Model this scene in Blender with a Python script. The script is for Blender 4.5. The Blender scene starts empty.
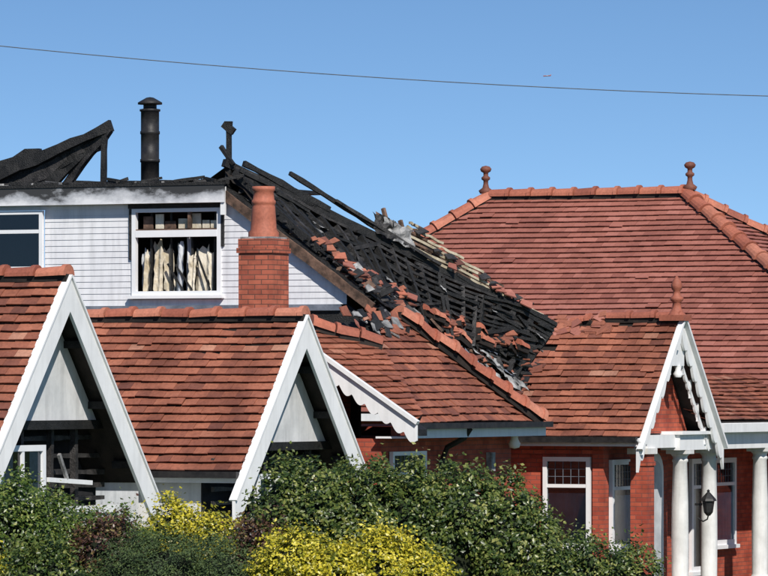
import bpy, math, random
import numpy as np
from mathutils import Vector, Matrix
random.seed(7); np.random.seed(7)
D=bpy.data; SC=bpy.context.scene
V=Vector
GZ=-0.4
TH=math.radians(65); CT,ST=math.cos(TH),math.sin(TH)
OX,OY=-1.138,72.0

# ------------------------------------------------------------------ materials
def newmat(name):
    m=D.materials.new(name); m.use_nodes=True; nt=m.node_tree
    return m,nt,nt.nodes['Principled BSDF']
def ramp(nt,stops):
    r=nt.nodes.new('ShaderNodeValToRGB'); el=r.color_ramp.elements
    while len(el)<len(stops): el.new(.5)
    for e,(p,c) in zip(el,stops):
        e.position=p; e.color=(c[0],c[1],c[2],1)
    return r
def noise(nt,scale,detail=4,coord='Object',rough=.6,stretch=None):
    tc=nt.nodes.new('ShaderNodeTexCoord'); n=nt.nodes.new('ShaderNodeTexNoise')
    n.inputs['Scale'].default_value=scale; n.inputs['Detail'].default_value=detail
    n.inputs['Roughness'].default_value=rough
    if stretch:
        mp=nt.nodes.new('ShaderNodeMapping'); mp.inputs['Scale'].default_value=stretch
        nt.links.new(tc.outputs[coord],mp.inputs['Vector']); nt.links.new(mp.outputs[0],n.inputs['Vector'])
    else: nt.links.new(tc.outputs[coord],n.inputs['Vector'])
    return n
def bump(nt,b,src,strength,dist=.02):
    bp=nt.nodes.new('ShaderNodeBump'); bp.inputs['Strength'].default_value=strength
    bp.inputs['Distance'].default_value=dist
    nt.links.new(src,bp.inputs['Height']); nt.links.new(bp.outputs['Normal'],b.inputs['Normal'])
def mul(nt,a,b,fac=1.0,mode='MULTIPLY'):
    mx=nt.nodes.new('ShaderNodeMix'); mx.data_type='RGBA'; mx.blend_type=mode
    mx.inputs[0].default_value=fac
    nt.links.new(a,mx.inputs[6]); nt.links.new(b,mx.inputs[7]); return mx.outputs[2]
def plain(name,c0,c1,scale=6,rough=.7,bs=.2,detail=5,spec=.3,lo=.35,hi=.65,streak=0):
    m,nt,b=newmat(name); n=noise(nt,scale,detail)
    r=ramp(nt,[(lo,c0),(hi,c1)]); nt.links.new(n.outputs['Fac'],r.inputs['Fac']); c=r.outputs['Color']
    if streak:
        n3=noise(nt,3,6,stretch=(3,3,.35)); r3=ramp(nt,[(.3,(1-streak,)*3),(.55,(1,1,1))]); nt.links.new(n3.outputs['Fac'],r3.inputs['Fac'])
        c=mul(nt,c,r3.outputs['Color'],1)
    nt.links.new(c,b.inputs['Base Color']); b.inputs['Roughness'].default_value=rough
    b.inputs['Specular IOR Level'].default_value=spec
    n2=noise(nt,scale*6,3); bump(nt,b,n2.outputs['Fac'],bs); return m
def tilemat(name,stops,wear=.55,lichen=.4,fine=.6):
    m,nt,b=newmat(name)
    at=nt.nodes.new('ShaderNodeAttribute'); at.attribute_name='rnd'
    r=ramp(nt,stops); nt.links.new(at.outputs['Fac'],r.inputs['Fac'])
    n=noise(nt,1.3,6); r2=ramp(nt,[(.36,(.5,.47,.47)),(.6,(1,1,1))]); nt.links.new(n.outputs['Fac'],r2.inputs['Fac'])
    c=mul(nt,r.outputs['Color'],r2.outputs['Color'],wear)
    n3=noise(nt,22,5); r3=ramp(nt,[(.3,(.62,.6,.58)),(.62,(1.1,1.08,1.06))]); nt.links.new(n3.outputs['Fac'],r3.inputs['Fac'])
    c=mul(nt,c,r3.outputs['Color'],fine)
    n5=noise(nt,9,8,rough=.75); r5=ramp(nt,[(.63,(0,0,0)),(.76,(lichen,)*3)]); nt.links.new(n5.outputs['Fac'],r5.inputs['Fac'])
    mx=nt.nodes.new('ShaderNodeMix'); mx.data_type='RGBA'; nt.links.new(r5.outputs['Color'],mx.inputs[0]); nt.links.new(c,mx.inputs[6]); mx.inputs[7].default_value=(.36,.28,.2,1)
    nt.links.new(mx.outputs[2],b.inputs['Base Color']); b.inputs['Roughness'].default_value=.68
    b.inputs['Specular IOR Level'].default_value=.4
    n4=noise(nt,60,3); bump(nt,b,n4.outputs['Fac'],.35,.01); return m
M={}
M['tileA']=tilemat('clay_tile_old',[(0,(.13,.05,.037)),(.08,(.21,.076,.05)),(.3,(.3,.105,.063)),(.65,(.355,.127,.075)),(.92,(.41,.152,.09)),(1,(.48,.24,.16))],.8)
M['tileB']=tilemat('clay_tile_red',[(0,(.26,.09,.066)),(.3,(.32,.116,.083)),(.7,(.37,.138,.1)),(1,(.42,.166,.125))],.4,.25,.4)
M['ridge']=tilemat('clay_ridge',[(0,(.34,.105,.065)),(.5,(.47,.155,.092)),(1,(.55,.22,.14))],.55)
M['under']=plain('roof_underlay',(.012,.01,.009),(.03,.022,.018),4)
M['white']=plain('white_paint',(.77,.77,.76),(.85,.85,.84),2.2,.45,.05,streak=.1)
M['upvc']=plain('white_upvc',(.76,.77,.78),(.83,.83,.83),3,.35,.02)
M['siding']=plain('white_siding',(.68,.68,.7),(.79,.79,.8),1.2,.5,.05,streak=.18)
M['cream']=plain('cream_render',(.55,.56,.56),(.7,.7,.69),2,.9,.2,streak=.2)
M['char']=plain('charred_timber',(.003,.003,.003),(.018,.017,.016),9,.6,.9,6,.5)
M['charl']=plain('grey_sheen_charred_timber',(.008,.007,.007),(.05,.046,.044),7,.6,.9,6,.5)  # lighter char: grey highlight sheen painted into the base colour
M['ash']=plain('grey_ash_flashing',(.1,.1,.1),(.4,.395,.385),5,.7,.5)
M['timber']=plain('scorched_brown_timber',(.04,.027,.02),(.2,.12,.085),5,.8,.4)
M['pale']=plain('pale_batten',(.3,.25,.17),(.55,.49,.37),5,.8,.2)
M['rag']=plain('torn_insulation',(.45,.38,.26),(.78,.73,.62),3.5,.95,.4)
M['black']=plain('black_metal',(.012,.012,.013),(.03,.028,.027),8,.5,.2)
M['cable']=plain('cable_sheath',(.06,.07,.08),(.1,.11,.12),8,.5,.1)
M['lead']=plain('lead_grey',(.1,.12,.15),(.2,.22,.26),4,.55,.2)
M['stone']=plain('painted_stone',(.62,.61,.58),(.76,.75,.72),3,.7,.15,streak=.18)
M['curtain']=plain('net_curtain',(.4,.42,.44),(.6,.62,.64),2,.9,.1)
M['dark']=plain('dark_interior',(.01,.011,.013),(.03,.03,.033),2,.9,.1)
M['wood']=plain('pole_wood',(.08,.06,.045),(.16,.12,.09),6,.9,.3)
def sootmat():
    m,nt,b=newmat('sooted_white_fascia'); n=noise(nt,1.3,8,stretch=(1,1,2.0),rough=.7)
    tc=nt.nodes.new('ShaderNodeTexCoord'); sp=nt.nodes.new('ShaderNodeSeparateXYZ'); nt.links.new(tc.outputs['Object'],sp.inputs[0])
    mr=nt.nodes.new('ShaderNodeMapRange'); nt.links.new(sp.outputs['Z'],mr.inputs[0]); mr.inputs[1].default_value=6.2; mr.inputs[2].default_value=6.5; mr.inputs[3].default_value=-.03; mr.inputs[4].default_value=.42
    ad=nt.nodes.new('ShaderNodeMath'); nt.links.new(n.outputs['Fac'],ad.inputs[0]); nt.links.new(mr.outputs[0],ad.inputs[1])
    r=ramp(nt,[(.45,(.76,.76,.77)),(.66,(.42,.43,.45)),(.8,(.04,.04,.04))]); nt.links.new(ad.outputs[0],r.inputs['Fac'])
    nt.links.new(r.outputs['Color'],b.inputs['Base Color']); b.inputs['Roughness'].default_value=.6; return m
M['soot']=sootmat()
def brickmat(name,c1,c2,mort,bw=.225,bh=.075):
    m,nt,b=newmat(name)
    tc=nt.nodes.new('ShaderNodeTexCoord'); sp=nt.nodes.new('ShaderNodeSeparateXYZ'); nt.links.new(tc.outputs['Object'],sp.inputs[0])
    ad=nt.nodes.new('ShaderNodeMath'); ad.operation='ADD'; nt.links.new(sp.outputs['X'],ad.inputs[0]); nt.links.new(sp.outputs['Y'],ad.inputs[1])
    cb=nt.nodes.new('ShaderNodeCombineXYZ'); nt.links.new(ad.outputs[0],cb.inputs['X']); nt.links.new(sp.outputs['Z'],cb.inputs['Y'])
    br=nt.nodes.new('ShaderNodeTexBrick'); nt.links.new(cb.outputs[0],br.inputs['Vector'])
    br.inputs['Scale'].default_value=1; br.inputs['Brick Width'].default_value=bw; br.inputs['Row Height'].default_value=bh
    br.inputs['Mortar Size'].default_value=.007; br.inputs['Mortar Smooth'].default_value=.2; br.inputs['Bias'].default_value=0
    br.inputs['Color1'].default_value=(*c1,1); br.inputs['Color2'].default_value=(*c2,1); br.inputs['Mortar'].default_value=(*mort,1)
    n=noise(nt,3,6); r=ramp(nt,[(.3,(.55,.53,.53)),(.6,(1,1,1))]); nt.links.new(n.outputs['Fac'],r.inputs['Fac'])
    c=mul(nt,br.outputs['Color'],r.outputs['Color'],.85); nt.links.new(c,b.inputs['Base Color'])
    b.inputs['Roughness'].default_value=.8; b.inputs['Specular IOR Level'].default_value=.2
    bp=nt.nodes.new('ShaderNodeBump'); bp.invert=True; bp.inputs['Strength'].default_value=.6; bp.inputs['Distance'].default_value=.01
    nt.links.new(br.outputs['Fac'],bp.inputs['Height']); nt.links.new(bp.outputs['Normal'],b.inputs['Normal']); return m
M['brick']=brickmat('red_brick',(.36,.07,.045),(.5,.115,.065),(.24,.09,.07))
M['brickc']=brickmat('chimney_brick',(.36,.095,.06),(.55,.16,.095),(.16,.08,.06))
def glassmat():
    m,nt,b=newmat('window_glass'); nt.nodes.remove(b); o=nt.nodes['Material Output']
    t=nt.nodes.new('ShaderNodeBsdfTransparent'); t.inputs[0].default_value=(.72,.77,.82,1)
    g=nt.nodes.new('ShaderNodeBsdfGlossy'); g.inputs['Roughness'].default_value=.03
    f=nt.nodes.new('ShaderNodeFresnel'); f.inputs[0].default_value=1.7
    x=nt.nodes.new('ShaderNodeMixShader'); nt.links.new(f.outputs[0],x.inputs[0]); nt.links.new(t.outputs[0],x.inputs[1]); nt.links.new(g.outputs[0],x.inputs[2])
    nt.links.new(x.outputs[0],o.inputs[0]); return m
M['glass']=glassmat()
def leafmat(name,stops,trans=.3,rough=.36):
    m,nt,b=newmat(name); o=nt.nodes['Material Output']
    at=nt.nodes.new('ShaderNodeAttribute'); at.attribute_name='rnd'
    r=ramp(nt,stops); nt.links.new(at.outputs['Fac'],r.inputs['Fac'])
    nt.links.new(r.outputs['Color'],b.inputs['Base Color']); b.inputs['Roughness'].default_value=rough
    t=nt.nodes.new('ShaderNodeBsdfTranslucent'); nt.links.new(r.outputs['Color'],t.inputs[0])
    x=nt.nodes.new('ShaderNodeMixShader'); x.inputs[0].default_value=trans
    nt.links.new(b.outputs[0],x.inputs[1]); nt.links.new(t.outputs[0],x.inputs[2]); nt.links.new(x.outputs[0],o.inputs[0]); return m
LM={'green':leafmat('leaf_dark_green',[(0,(.02,.04,.01)),(.4,(.06,.1,.02)),(.75,(.16,.195,.04)),(1,(.34,.34,.1))]),
 'mid':leafmat('leaf_mid_green',[(0,(.02,.045,.01)),(.45,(.07,.12,.02)),(.8,(.17,.22,.038)),(1,(.32,.34,.09))]),
 'yellow':leafmat('leaf_golden',[(0,(.08,.11,.01)),(.35,(.28,.28,.02)),(.65,(.62,.52,.035)),(1,(.78,.68,.1))]),
 'conifer':leafmat('leaf_fine_green',[(0,(.02,.04,.014)),(.6,(.05,.085,.02)),(1,(.11,.15,.035))],.15,.7),
 'bronze':leafmat('leaf_bronze',[(0,(.035,.018,.014)),(.5,(.1,.045,.03)),(.85,(.15,.1,.035)),(1,(.25,.2,.07))])}

# ------------------------------------------------------------------ mesh builder
class MB:
    def __init__(s): s.v=[];s.f=[];s.m=[];s.c=[];s.sm=[];s.mats=[]
    def mi(s,k):
        if k not in s.mats: s.mats.append(k)
        return s.mats.index(k)
    def add(s,vs,fs,mat,c=None,smooth=False):
        o=len(s.v); s.v+= [tuple(p) for p in vs]; i=s.mi(mat)
        if c is None: c=random.random()
        for f in fs: s.f.append([o+q for q in f]); s.m.append(i); s.c.append(c); s.sm.append(smooth)
    def box(s,x0,x1,y0,y1,z0,z1,mat,c=None):
        vs=[(x,y,z) for z in (z0,z1) for y in (y0,y1) for x in (x0,x1)]
        s.add(vs,[(0,2,3,1),(4,5,7,6),(0,1,5,4),(2,6,7,3),(0,4,6,2),(1,3,7,5)],mat,c)
    def obox(s,o,a,b,c3,mat,c=None):
        o=V(o);a=V(a);b=V(b);c3=V(c3)
        if a.cross(b).dot(c3)<0: a,b=b,a
        vs=[o+a*i+b*j+c3*k for k in (0,1) for j in (0,1) for i in (0,1)]
        s.add(vs,[(0,2,3,1),(4,5,7,6),(0,1,5,4),(2,6,7,3),(0,4,6,2),(1,3,7,5)],mat,c)
    def beam(s,p0,p1,w,h,mat,up=(0,0,1),c=None,jit=0,taper=1):
        p0=V(p0);p1=V(p1);d=(p1-p0)
        if d.length<1e-5: return
        d.normalize(); up=V(up)
        if abs(d.dot(up))>.99: up=V((0,1,0))
        side=d.cross(up).normalized(); u=side.cross(d).normalized()
        n=1 if jit==0 else max(2,int((p1-p0).length/.25)); rings=[]
        for i in range(n+1):
            t=i/n; q=p0.lerp(p1,t)
            k=1+(taper-1)*t
            ww=w*k*(1+random.uniform(-jit,jit)); hh=h*k*(1+random.uniform(-jit,jit))
            q=q+side*random.uniform(-jit,jit)*w*.3+u*random.uniform(-jit,jit)*h*.3
            rings.append([q-side*ww/2-u*hh/2,q+side*ww/2-u*hh/2,q+side*ww/2+u*hh/2,q-side*ww/2+u*hh/2])
        vs=[p for r in rings for p in r]; fs=[(3,2,1,0),tuple(4*n+i for i in range(4))]
        for i in range(n):
            for j in range(4): fs.append((4*i+j,4*i+(j+1)%4,4*i+4+(j+1)%4,4*i+4+j))
        s.add(vs,fs,mat,c)
    def prism(s,poly,ext,mat,c=None):
        n=len(poly); e=V(ext); vs=[V(p) for p in poly]+[V(p)+e for p in poly]
        s.add(vs,[tuple(range(n))[::-1],tuple(range(n,2*n))]+[(i,(i+1)%n,n+(i+1)%n,n+i) for i in range(n)],mat,c)
    def lathe(s,prof,cx,cy,mat,n=20,z0=0,c=None,smooth=True):
        vs=[];fs=[]
        for r,z in prof:
            for k in range(n): a=2*math.pi*k/n; vs.append((cx+r*math.cos(a),cy+r*math.sin(a),z+z0))
        for i in range(len(prof)-1):
            for k in range(n): fs.append((i*n+k,i*n+(k+1)%n,(i+1)*n+(k+1)%n,(i+1)*n+k))
        s.add(vs,fs,mat,c,smooth); s.add(vs[-n:],[tuple(range(n))],mat,c)
    def tube(s,pts,r,mat,n=8):
        vs=[];fs=[]; P=[V(p) for p in pts]
        for i,p in enumerate(P):
            d=(P[min(i+1,len(P)-1)]-P[max(i-1,0)]).normalized(); a=d.cross(V((0,0,1)))
            if a.length<.05: a=d.cross(V((0,1,0)))
            a.normalize(); b=d.cross(a)
            for k in range(n): t=2*math.pi*k/n; vs.append(p+(a*math.cos(t)+b*math.sin(t))*r)
        for i in range(len(P)-1):
            for k in range(n): fs.append((i*n+k,i*n+(k+1)%n,(i+1)*n+(k+1)%n,(i+1)*n+k))
        s.add(vs,fs,mat,None,True)
    def make(s,name,parent=None,off=(0,0,0),matlib=None):
        me=D.meshes.new(name); me.from_pydata(s.v,[],s.f)
        for k in s.mats: me.materials.append((matlib or M)[k])
        me.polygons.foreach_set('material_index',s.m); me.polygons.foreach_set('use_smooth',s.sm)
        a=me.attributes.new('rnd','FLOAT','FACE'); a.data.foreach_set('value',s.c); me.update()
        o=D.objects.new(name,me); SC.collection.objects.link(o)
        if parent: o.parent=parent
        o.location=off; return o
class House:
    def __init__(s,name,x0,y0):
        e=D.objects.new(name,None); SC.collection.objects.link(e)
        e.location=(OX+CT*x0-ST*y0,OY+ST*x0+CT*y0,0); e.rotation_euler=(0,0,TH); s.e=e; s.off=(-x0,-y0,0)
    def put(s,mb,name): return mb.make(name,s.e,s.off)

def clip(poly,cv):
    out=poly
    for i in range(len(cv)):
        a=cv[i];b=cv[(i+1)%len(cv)]; inp=out;out=[]
        if not inp: break
        def sd(p): return (b[0]-a[0])*(p[1]-a[1])-(b[1]-a[1])*(p[0]-a[0])
        for j in range(len(inp)):
            p=inp[j];q=inp[(j+1)%len(inp)];sp=sd(p);sq=sd(q)
            if sp>=0: out.append(p)
            if (sp>=0)!=(sq>=0):
                t=sp/(sp-sq); out.append((p[0]+(q[0]-p[0])*t,p[1]+(q[1]-p[1])*t))
    return out
def frame(poly):
    P=[V(p) for p in poly]; n=(P[1]-P[0]).cross(P[2]-P[0]).normalized()
    if n.z<0: n=-n
    e=V((0,0,1)).cross(n).normalized(); up=n.cross(e); return P,n,e,up
def tiles(mb,poly,mat,gauge=.15,tw=.26,skip=None,rough=1.0,under=True,slab=.1,step=.036):
    P,n,e,up=frame(poly); o=P[0]
    c2=[((p-o).dot(e),(p-o).dot(up)) for p in P]
    ar=sum(c2[i][0]*c2[(i+1)%len(c2)][1]-c2[(i+1)%len(c2)][0]*c2[i][1] for i in range(len(c2)))
    if ar<0: c2=c2[::-1]
    if under: mb.prism([o+e*a+up*b-n*.002 for a,b in c2],-n*slab,'under')
    a0=min(a for a,b in c2);a1=max(a for a,b in c2);b0=min(b for a,b in c2);b1=max(b for a,b in c2)
    ph=random.random()*6
    for i in range(int((b1-b0)/gauge)+1):
        bb=b0+i*gauge; off=(i%2)*tw/2+random.uniform(-.03,.03)
        row=random.uniform(-.1,.1)
        for j in range(-1,int((a1-a0)/tw)+2):
            aa=a0+j*tw-off; w=tw-random.uniform(.002,.007)
            if skip and skip(aa+tw/2,bb+gauge/2,o+e*(aa+tw/2)+up*(bb+gauge/2)): continue
            db=random.gauss(0,.0022)*rough
            if random.random()<.004*rough: db-=random.uniform(.02,.06)
            q=clip([(aa,bb+db),(aa+w,bb+db),(aa+w,bb+gauge*1.12),(aa,bb+gauge*1.12)],c2)
            if len(q)<3: continue
            lift=abs(random.gauss(0,.003))*rough; sk=random.gauss(0,.0025)*rough
            if random.random()<.01*rough: lift+=.018
            wav=.014*math.sin(aa*1.3+ph)+.012*math.sin(bb*2.1+aa*.6)
            def pt(a,b,dn): 
                h=.012+step-(b-bb)/gauge*step+lift+sk*((a-aa)/tw-.5)*2+wav*rough*.6
                return o+e*a+up*b+n*(h-dn)
            m=len(q); vs=[pt(a,b,0) for a,b in q]+[pt(a,b,.018) for a,b in q]
            r=random.random(); cc=min(1,max(0,r*.85+.08+row))
            mb.add(vs,[tuple(range(m))]+[(k,m+k,m+(k+1)%m,(k+1)%m) for k in range(m)],mat,cc)
def ridge(mb,p0,p1,r=.12,ln=.42,mat='ridge',drop=.02,jit=1,miss=0):
    p0=V(p0);p1=V(p1);d=(p1-p0);L=d.length;d.normalize(); side=d.cross(V((0,0,1))).normalized(); up=side.cross(d)
    k=max(1,round(L/ln)); seg=L/k; N=8
    mb.beam(p0-up*.05,p1-up*.05,r*1.5,.1,'under',up=up)
    for i in range(k):
        if random.random()<miss: continue
        a=p0+d*(i*seg+.006); b=p0+d*((i+1)*seg-.014); c=random.random()
        ja=up*random.gauss(0,.005)*jit; jb=up*random.gauss(0,.005)*jit
        sa=side*random.gauss(0,.004)*jit
        vs=[]
        for q,rr,jj in ((a,r*1.2,ja),(a+d*.07,r*1.2,ja),(a+d*.072,r*1.02,ja),(b,r*.94,jb)):
            for t in range(N+1):
                an=math.pi*t/N; vs.append(q+sa+jj+side*math.cos(an)*rr+up*(math.sin(an)*rr*.95-drop))
        fs=[]
        for g in range(3):
            for t in range(N): o=g*(N+1)+t; fs.append((o,o+1,o+N+2,o+N+1))
        fs.append(tuple(range(N+1))); fs.append(tuple(3*(N+1)+t for t in range(N+1)))
        mb.add(vs,fs,mat,c)
def board(mb,p0,p1,depth,thick,mat,scal=0,step=.2,tail=False):
    """barge board whose top edge runs p0->p1, hanging down by depth; scal = scallop amplitude"""
    p0=V(p0);p1=V(p1);L=(p1-p0).length; n=max(1,int(L/.025)) if scal else 1
    T=V(thick); vs=[]
    for i in range(n+1):
        t=i/n;s=t*L; q=p0.lerp(p1,t); dd=depth
        if scal: dd=depth-scal*(1-abs(math.sin(math.pi*s/step)))
        vs+= [q,q-V((0,0,dd)),q+T,q+T-V((0,0,dd))]
    fs=[(0,1,3,2),(4*n,4*n+2,4*n+3,4*n+1)]
    for i in range(n):
        o=4*i; fs+=[(o,o+4,o+5,o+1),(o+2,o+3,o+7,o+6),(o,o+2,o+6,o+4),(o+1,o+5,o+7,o+3)]
    mb.add(vs,fs,mat)
def window(mb,p,U,N,w,h,tr=.32,mull=0,lead=True,fw=.06,sill=True,curt='both',frame_m='upvc'):
    """p = lower-left corner on wall, U = horizontal unit dir, N = outward"""
    p=V(p);U=V(U);N=V(N);Z=V((0,0,1))
    def fb(u0,u1,z0,z1,n0,n1,m): mb.obox(p+U*u0+Z*z0+N*n0,U*(u1-u0),N*(n1-n0),Z*(z1-z0),m)
    fb(0,w,0,h,.004,.012,'dark')
    def cur(u0,u1,z0,z1):
        k=max(3,int((u1-u0)/.05)); vs=[]
        for i in range(k+1):
            u=u0+(u1-u0)*i/k; q=p+U*u+N*(.017+.01*(.5+.5*math.sin(i*2.3+u0*9))); vs+=[q+Z*z0,q+Z*z1]
        mb.add(vs,[(2*i,2*i+2,2*i+3,2*i+1) for i in range(k)],'curtain')
    if curt in('both','l'): cur(fw,w*.33,fw,h-fw)
    if curt in('both','r'): cur(w*.7,w-fw,fw,h-fw)
    if curt=='net': cur(fw,w-fw,fw,h*.6)
    g=[p+N*.036+U*fw+Z*fw,p+N*.036+U*(w-fw)+Z*fw,p+N*.036+U*(w-fw)+Z*(h-fw),p+N*.036+U*fw+Z*(h-fw)]
    if (g[1]-g[0]).cross(g[2]-g[1]).dot(N)<0: g=g[::-1]
    mb.add(g,[(0,1,2,3)],'glass')
    for a in ((0,fw,0,h),(w-fw,w,0,h),(fw,w-fw,0,fw),(fw,w-fw,h-fw,h)): fb(*a,.005,.075,frame_m)
    zt=h*(1-tr)
    if tr>0: fb(fw,w-fw,zt-.03,zt+.03,.014,.068,frame_m)
    for k in range(mull): u=w*(k+1)/(mull+1); fb(u-.03,u+.03,fw,h-fw,.012,.07,frame_m)
    if lead and tr>0:
        nu=max(3,int((w-2*fw)/.13)); nz=max(2,int((h-zt-.09)/.13))
        for k in range(1,nu): u=fw+(w-2*fw)*k/nu; fb(u-.004,u+.004,zt+.03,h-fw,.039,.046,'lead')
        for k in range(1,nz): z=zt+.03+(h-fw-zt-.03)*k/nz; fb(fw,w-fw,z-.004,z+.004,.0385,.0455,'lead')
    if sill: fb(-.06,w+.06,-.07,0,.003,.12,frame_m)

# ------------------------------------------------------------------ gabled front wings (left)
def gable_wing(name,ox,za,he,hb,L,tp,panel_z,yw,win):
    H=House(name,ox,0); ze=za-tp*he
    r=MB()
    for sg in (-1,1):
        poly=[(ox+sg*he,0.05,ze),(ox,0.05,za),(ox,L,za),(ox+sg*he,L,ze)]
        if sg>0: poly=poly[::-1]
        tiles(r,poly,'tileA',.15,.23,rough=1.4,slab=.07,step=.04)
    H.put(r,'roof_tiles')
    r=MB(); ridge(r,(ox,-.02,za+.05),(ox,L,za+.05),.13,.45); H.put(r,'ridge_tiles')
    b=MB()
    for sg in (-1,1):
        board(b,(ox,-.03,za+.02),(ox+sg*hb,-.03,za+.02-tp*hb),.46,(0,.045,0),'white')
        b.beam((ox,0.0,za+.035),(ox+sg*hb,0.0,za+.035-tp*hb),.12,.03,'white')
        for k in range(3):
            x=ox+sg*he*(.25+.3*k); b.beam((x,.02,za-tp*abs(x-ox)-.2),(x,yw,za-tp*abs(x-ox)-.2),.07,.1,'char')
    b.box(ox-he-.08,ox-he+.02,.05,L,ze-.16,ze-.03,'white')
    b.box(ox-he-.19,ox-he-.085,.05,L,ze-.09,ze-.0,'black')
    b.box(ox+he-.02,ox+he+.08,.05,L,ze-.16,ze-.03,'white')
    H.put(b,'bargeboards')
    w=MB(); hw=he-.12
    zt=za-.16
    hx=(zt-panel_z)/tp
    w.prism([(ox-hx,yw,panel_z),(ox+hx,yw,panel_z),(ox,yw,zt)],(0,.08,0),'cream')
    w.box(ox-hw,ox+hw,yw+.4,L,GZ,ze-.05,'cream')
    zz=ze-.05
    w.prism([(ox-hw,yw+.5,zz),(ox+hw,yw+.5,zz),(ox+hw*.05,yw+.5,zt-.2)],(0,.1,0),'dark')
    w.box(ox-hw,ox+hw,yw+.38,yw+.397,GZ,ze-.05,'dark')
    w.box(ox-hx-.15,ox+hx+.15,yw-.04,yw+.1,panel_z-.12,panel_z-.003,'char')
    for k in range(5):
        z=panel_z-.25-k*.2
        w.beam((ox-hx-.4,yw+.2,z),(ox+hx+.6,yw+.22,z+random.uniform(-.06,.06)),.05,.06,'charl',jit=.2)
    for k in range(4):
        x=ox-1.1+k*.75; w.beam((x,yw+.16,GZ),(x+random.uniform(-.05,.05),yw+.16,panel_z-.1),.08,.08,'charl',jit=.15)
    w.beam((ox+.1,yw-.0,panel_z-.78),(ox+1.3,yw,panel_z-.84),.04,.06,'white')
    w.beam((ox+.4,yw-.0,panel_z-.45),(ox+.62,yw,panel_z-.78),.04,.05,'ash')
    w.box(ox-hw+.1,ox+hw-.1,yw-.0,yw+.115,GZ,panel_z-1.25,'cream')
    w.box(ox-hw+.1,ox+hw-.1,yw-.03,yw+.12,panel_z-1.247,panel_z-1.15,'white')
    x0,x1,z0,z1=win
    window(w,(x0,yw+.02,z0),(1,0,0),(0,-1,0),x1-x0,z1-z0,tr=0,mull=1,lead=False,fw=.08,curt='both')
    H.put(w,'walls_and_window'); return H
gable_wing('gabled_bungalow_wing',-7.1,4.67,2.25,2.5,6.5,1.19,2.8,.36,(-8.35,-7.15,1.72,2.48))
gable_wing('gabled_bungalow_wing.001',0,4.24,1.92,2.3,4.6,1.14,2.45,.36,(-.9,-.1,1.3,2.0))
H=House('lead_roofed_link',-3.6,1.5); m=MB()
m.box(-4.7,-2.1,1.6,5,GZ,2.1,'cream'); m.box(-4.75,-2.05,1.5,5.1,2.1,2.2,'lead')
for k in range(60):
    m.obox((random.uniform(-4.6,-2.9),random.uniform(1.6,4.4),2.22+random.random()*.15),(.24,.03,random.uniform(-.05,.05)),(random.uniform(-.03,.03),.16,.04),(0,0,.02),random.choice(['tileA','tileA','ash']))
H.put(m,'flat_roof')

# ------------------------------------------------------------------ chimney
H=House('brick_chimney',3.5,2.4); m=MB(); cx,cy,a=3.5,2.4,.285
m.box(cx-a,cx+a,cy-a,cy+a,GZ,5.28,'brickc'); m.box(cx-a-.025,cx+a+.025,cy-a-.025,cy+a+.025,5.283,5.36,'brickc')
m.box(cx-a-.005,cx+a+.005,cy-a-.005,cy+a+.005,5.363,5.5,'brickc')
m.prism([(cx-a+.02,cy-a+.02,5.5),(cx+a-.02,cy-a+.02,5.5),(cx+a-.02,cy+a-.02,5.5),(cx-a+.02,cy+a-.02,5.5)],(0,0,.03),'ash')
H.put(m,'stack'); m=MB()
m.lathe([(.235,5.5),(.235,5.6),(.2,5.64),(.19,5.8),(.175,6.0),(.17,6.02),(.185,6.04),(.185,6.08),(.165,6.1),(.155,6.22),(.175,6.24),(.175,6.3),(.13,6.3),(.12,6.1)],cx,cy,'ridge',24,c=.3)
H.put(m,'chimney_pot')

# ------------------------------------------------------------------ burnt bungalow
H=House('burnt_bungalow',10,3); XW=6.67
s=MB()
WY0,WY1,WZ0,WZ1=4.715,6.325,4.72,6.12
W2Y0,W2Y1,W2Z0,W2Z1=7.94,9.6,5.15,6.12
z=4.56; bh=.098
while z<6.2:
    ymin=4.62-(6.28-(z+bh))/.695 if z+bh<6.28 else 4.6
    ymin=max(ymin,2.5)
    cuts=[(ymin,10.4)]
    for (a,b,c,d) in ((WY0,WY1,WZ0,WZ1),(W2Y0,W2Y1,W2Z0,W2Z1)):
        if z+bh>c and z<d:
            nc=[]
            for (p,q) in cuts:
                if p<a: nc.append((p,min(q,a)))
                if q>b: nc.append((max(p,b),q))
            cuts=nc
    for p,q in cuts:
        s.add([(XW-.016,p,z),(XW-.016,q,z),(XW-.006,q,z+bh),(XW-.006,p,z+bh),(XW+.02,p,z),(XW+.02,q,z)],[(0,3,2,1),(0,1,5,4)],'siding')
    z+=bh
s.box(XW-.05,XW+.05,2.6,10.4,4.46,4.558,'lead')
s.box(XW,XW+.1,2.3,10.4,GZ,4.46,'char')
for (p,q,c,d) in ((4.6,WY0,4.56,6.2),(WY1,W2Y0,4.56,6.2),(W2Y1,10.4,4.56,6.2),(WY0,WY1,4.56,WZ0),(W2Y0,W2Y1,4.56,W2Z0)):
    s.box(XW+.021,XW+.12,p,q,c,d,'dark')
s.prism([(XW+.022,2.3,4.4),(XW+.022,4.6,4.4),(XW+.022,4.6,6.2),],(.08,0,0),'dark')
H.put(s,'side_wall_siding')
m=MB()
m.box(XW-.2,XW-.16,4.58,10.5,6.2,6.5,'soot'); m.box(XW-.16,XW+.1,4.6,10.5,6.2,6.23,'white')
m.box(XW-.155,XW+3.5,4.6,10.5,6.44,6.5,'char')
m.box(XW-.215,XW-.19,4.55,10.5,6.48,6.53,'char')
for k in range(60):
    y=random.uniform(4.6,10.4); m.beam((XW-.2+random.uniform(0,.3),y,6.54),(XW-.2+random.uniform(0,.3),y+random.uniform(.1,.9),6.54+random.uniform(-.03,.04)),.06,.04,random.choice(['char','char','charl','ash']),jit=.4)
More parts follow.
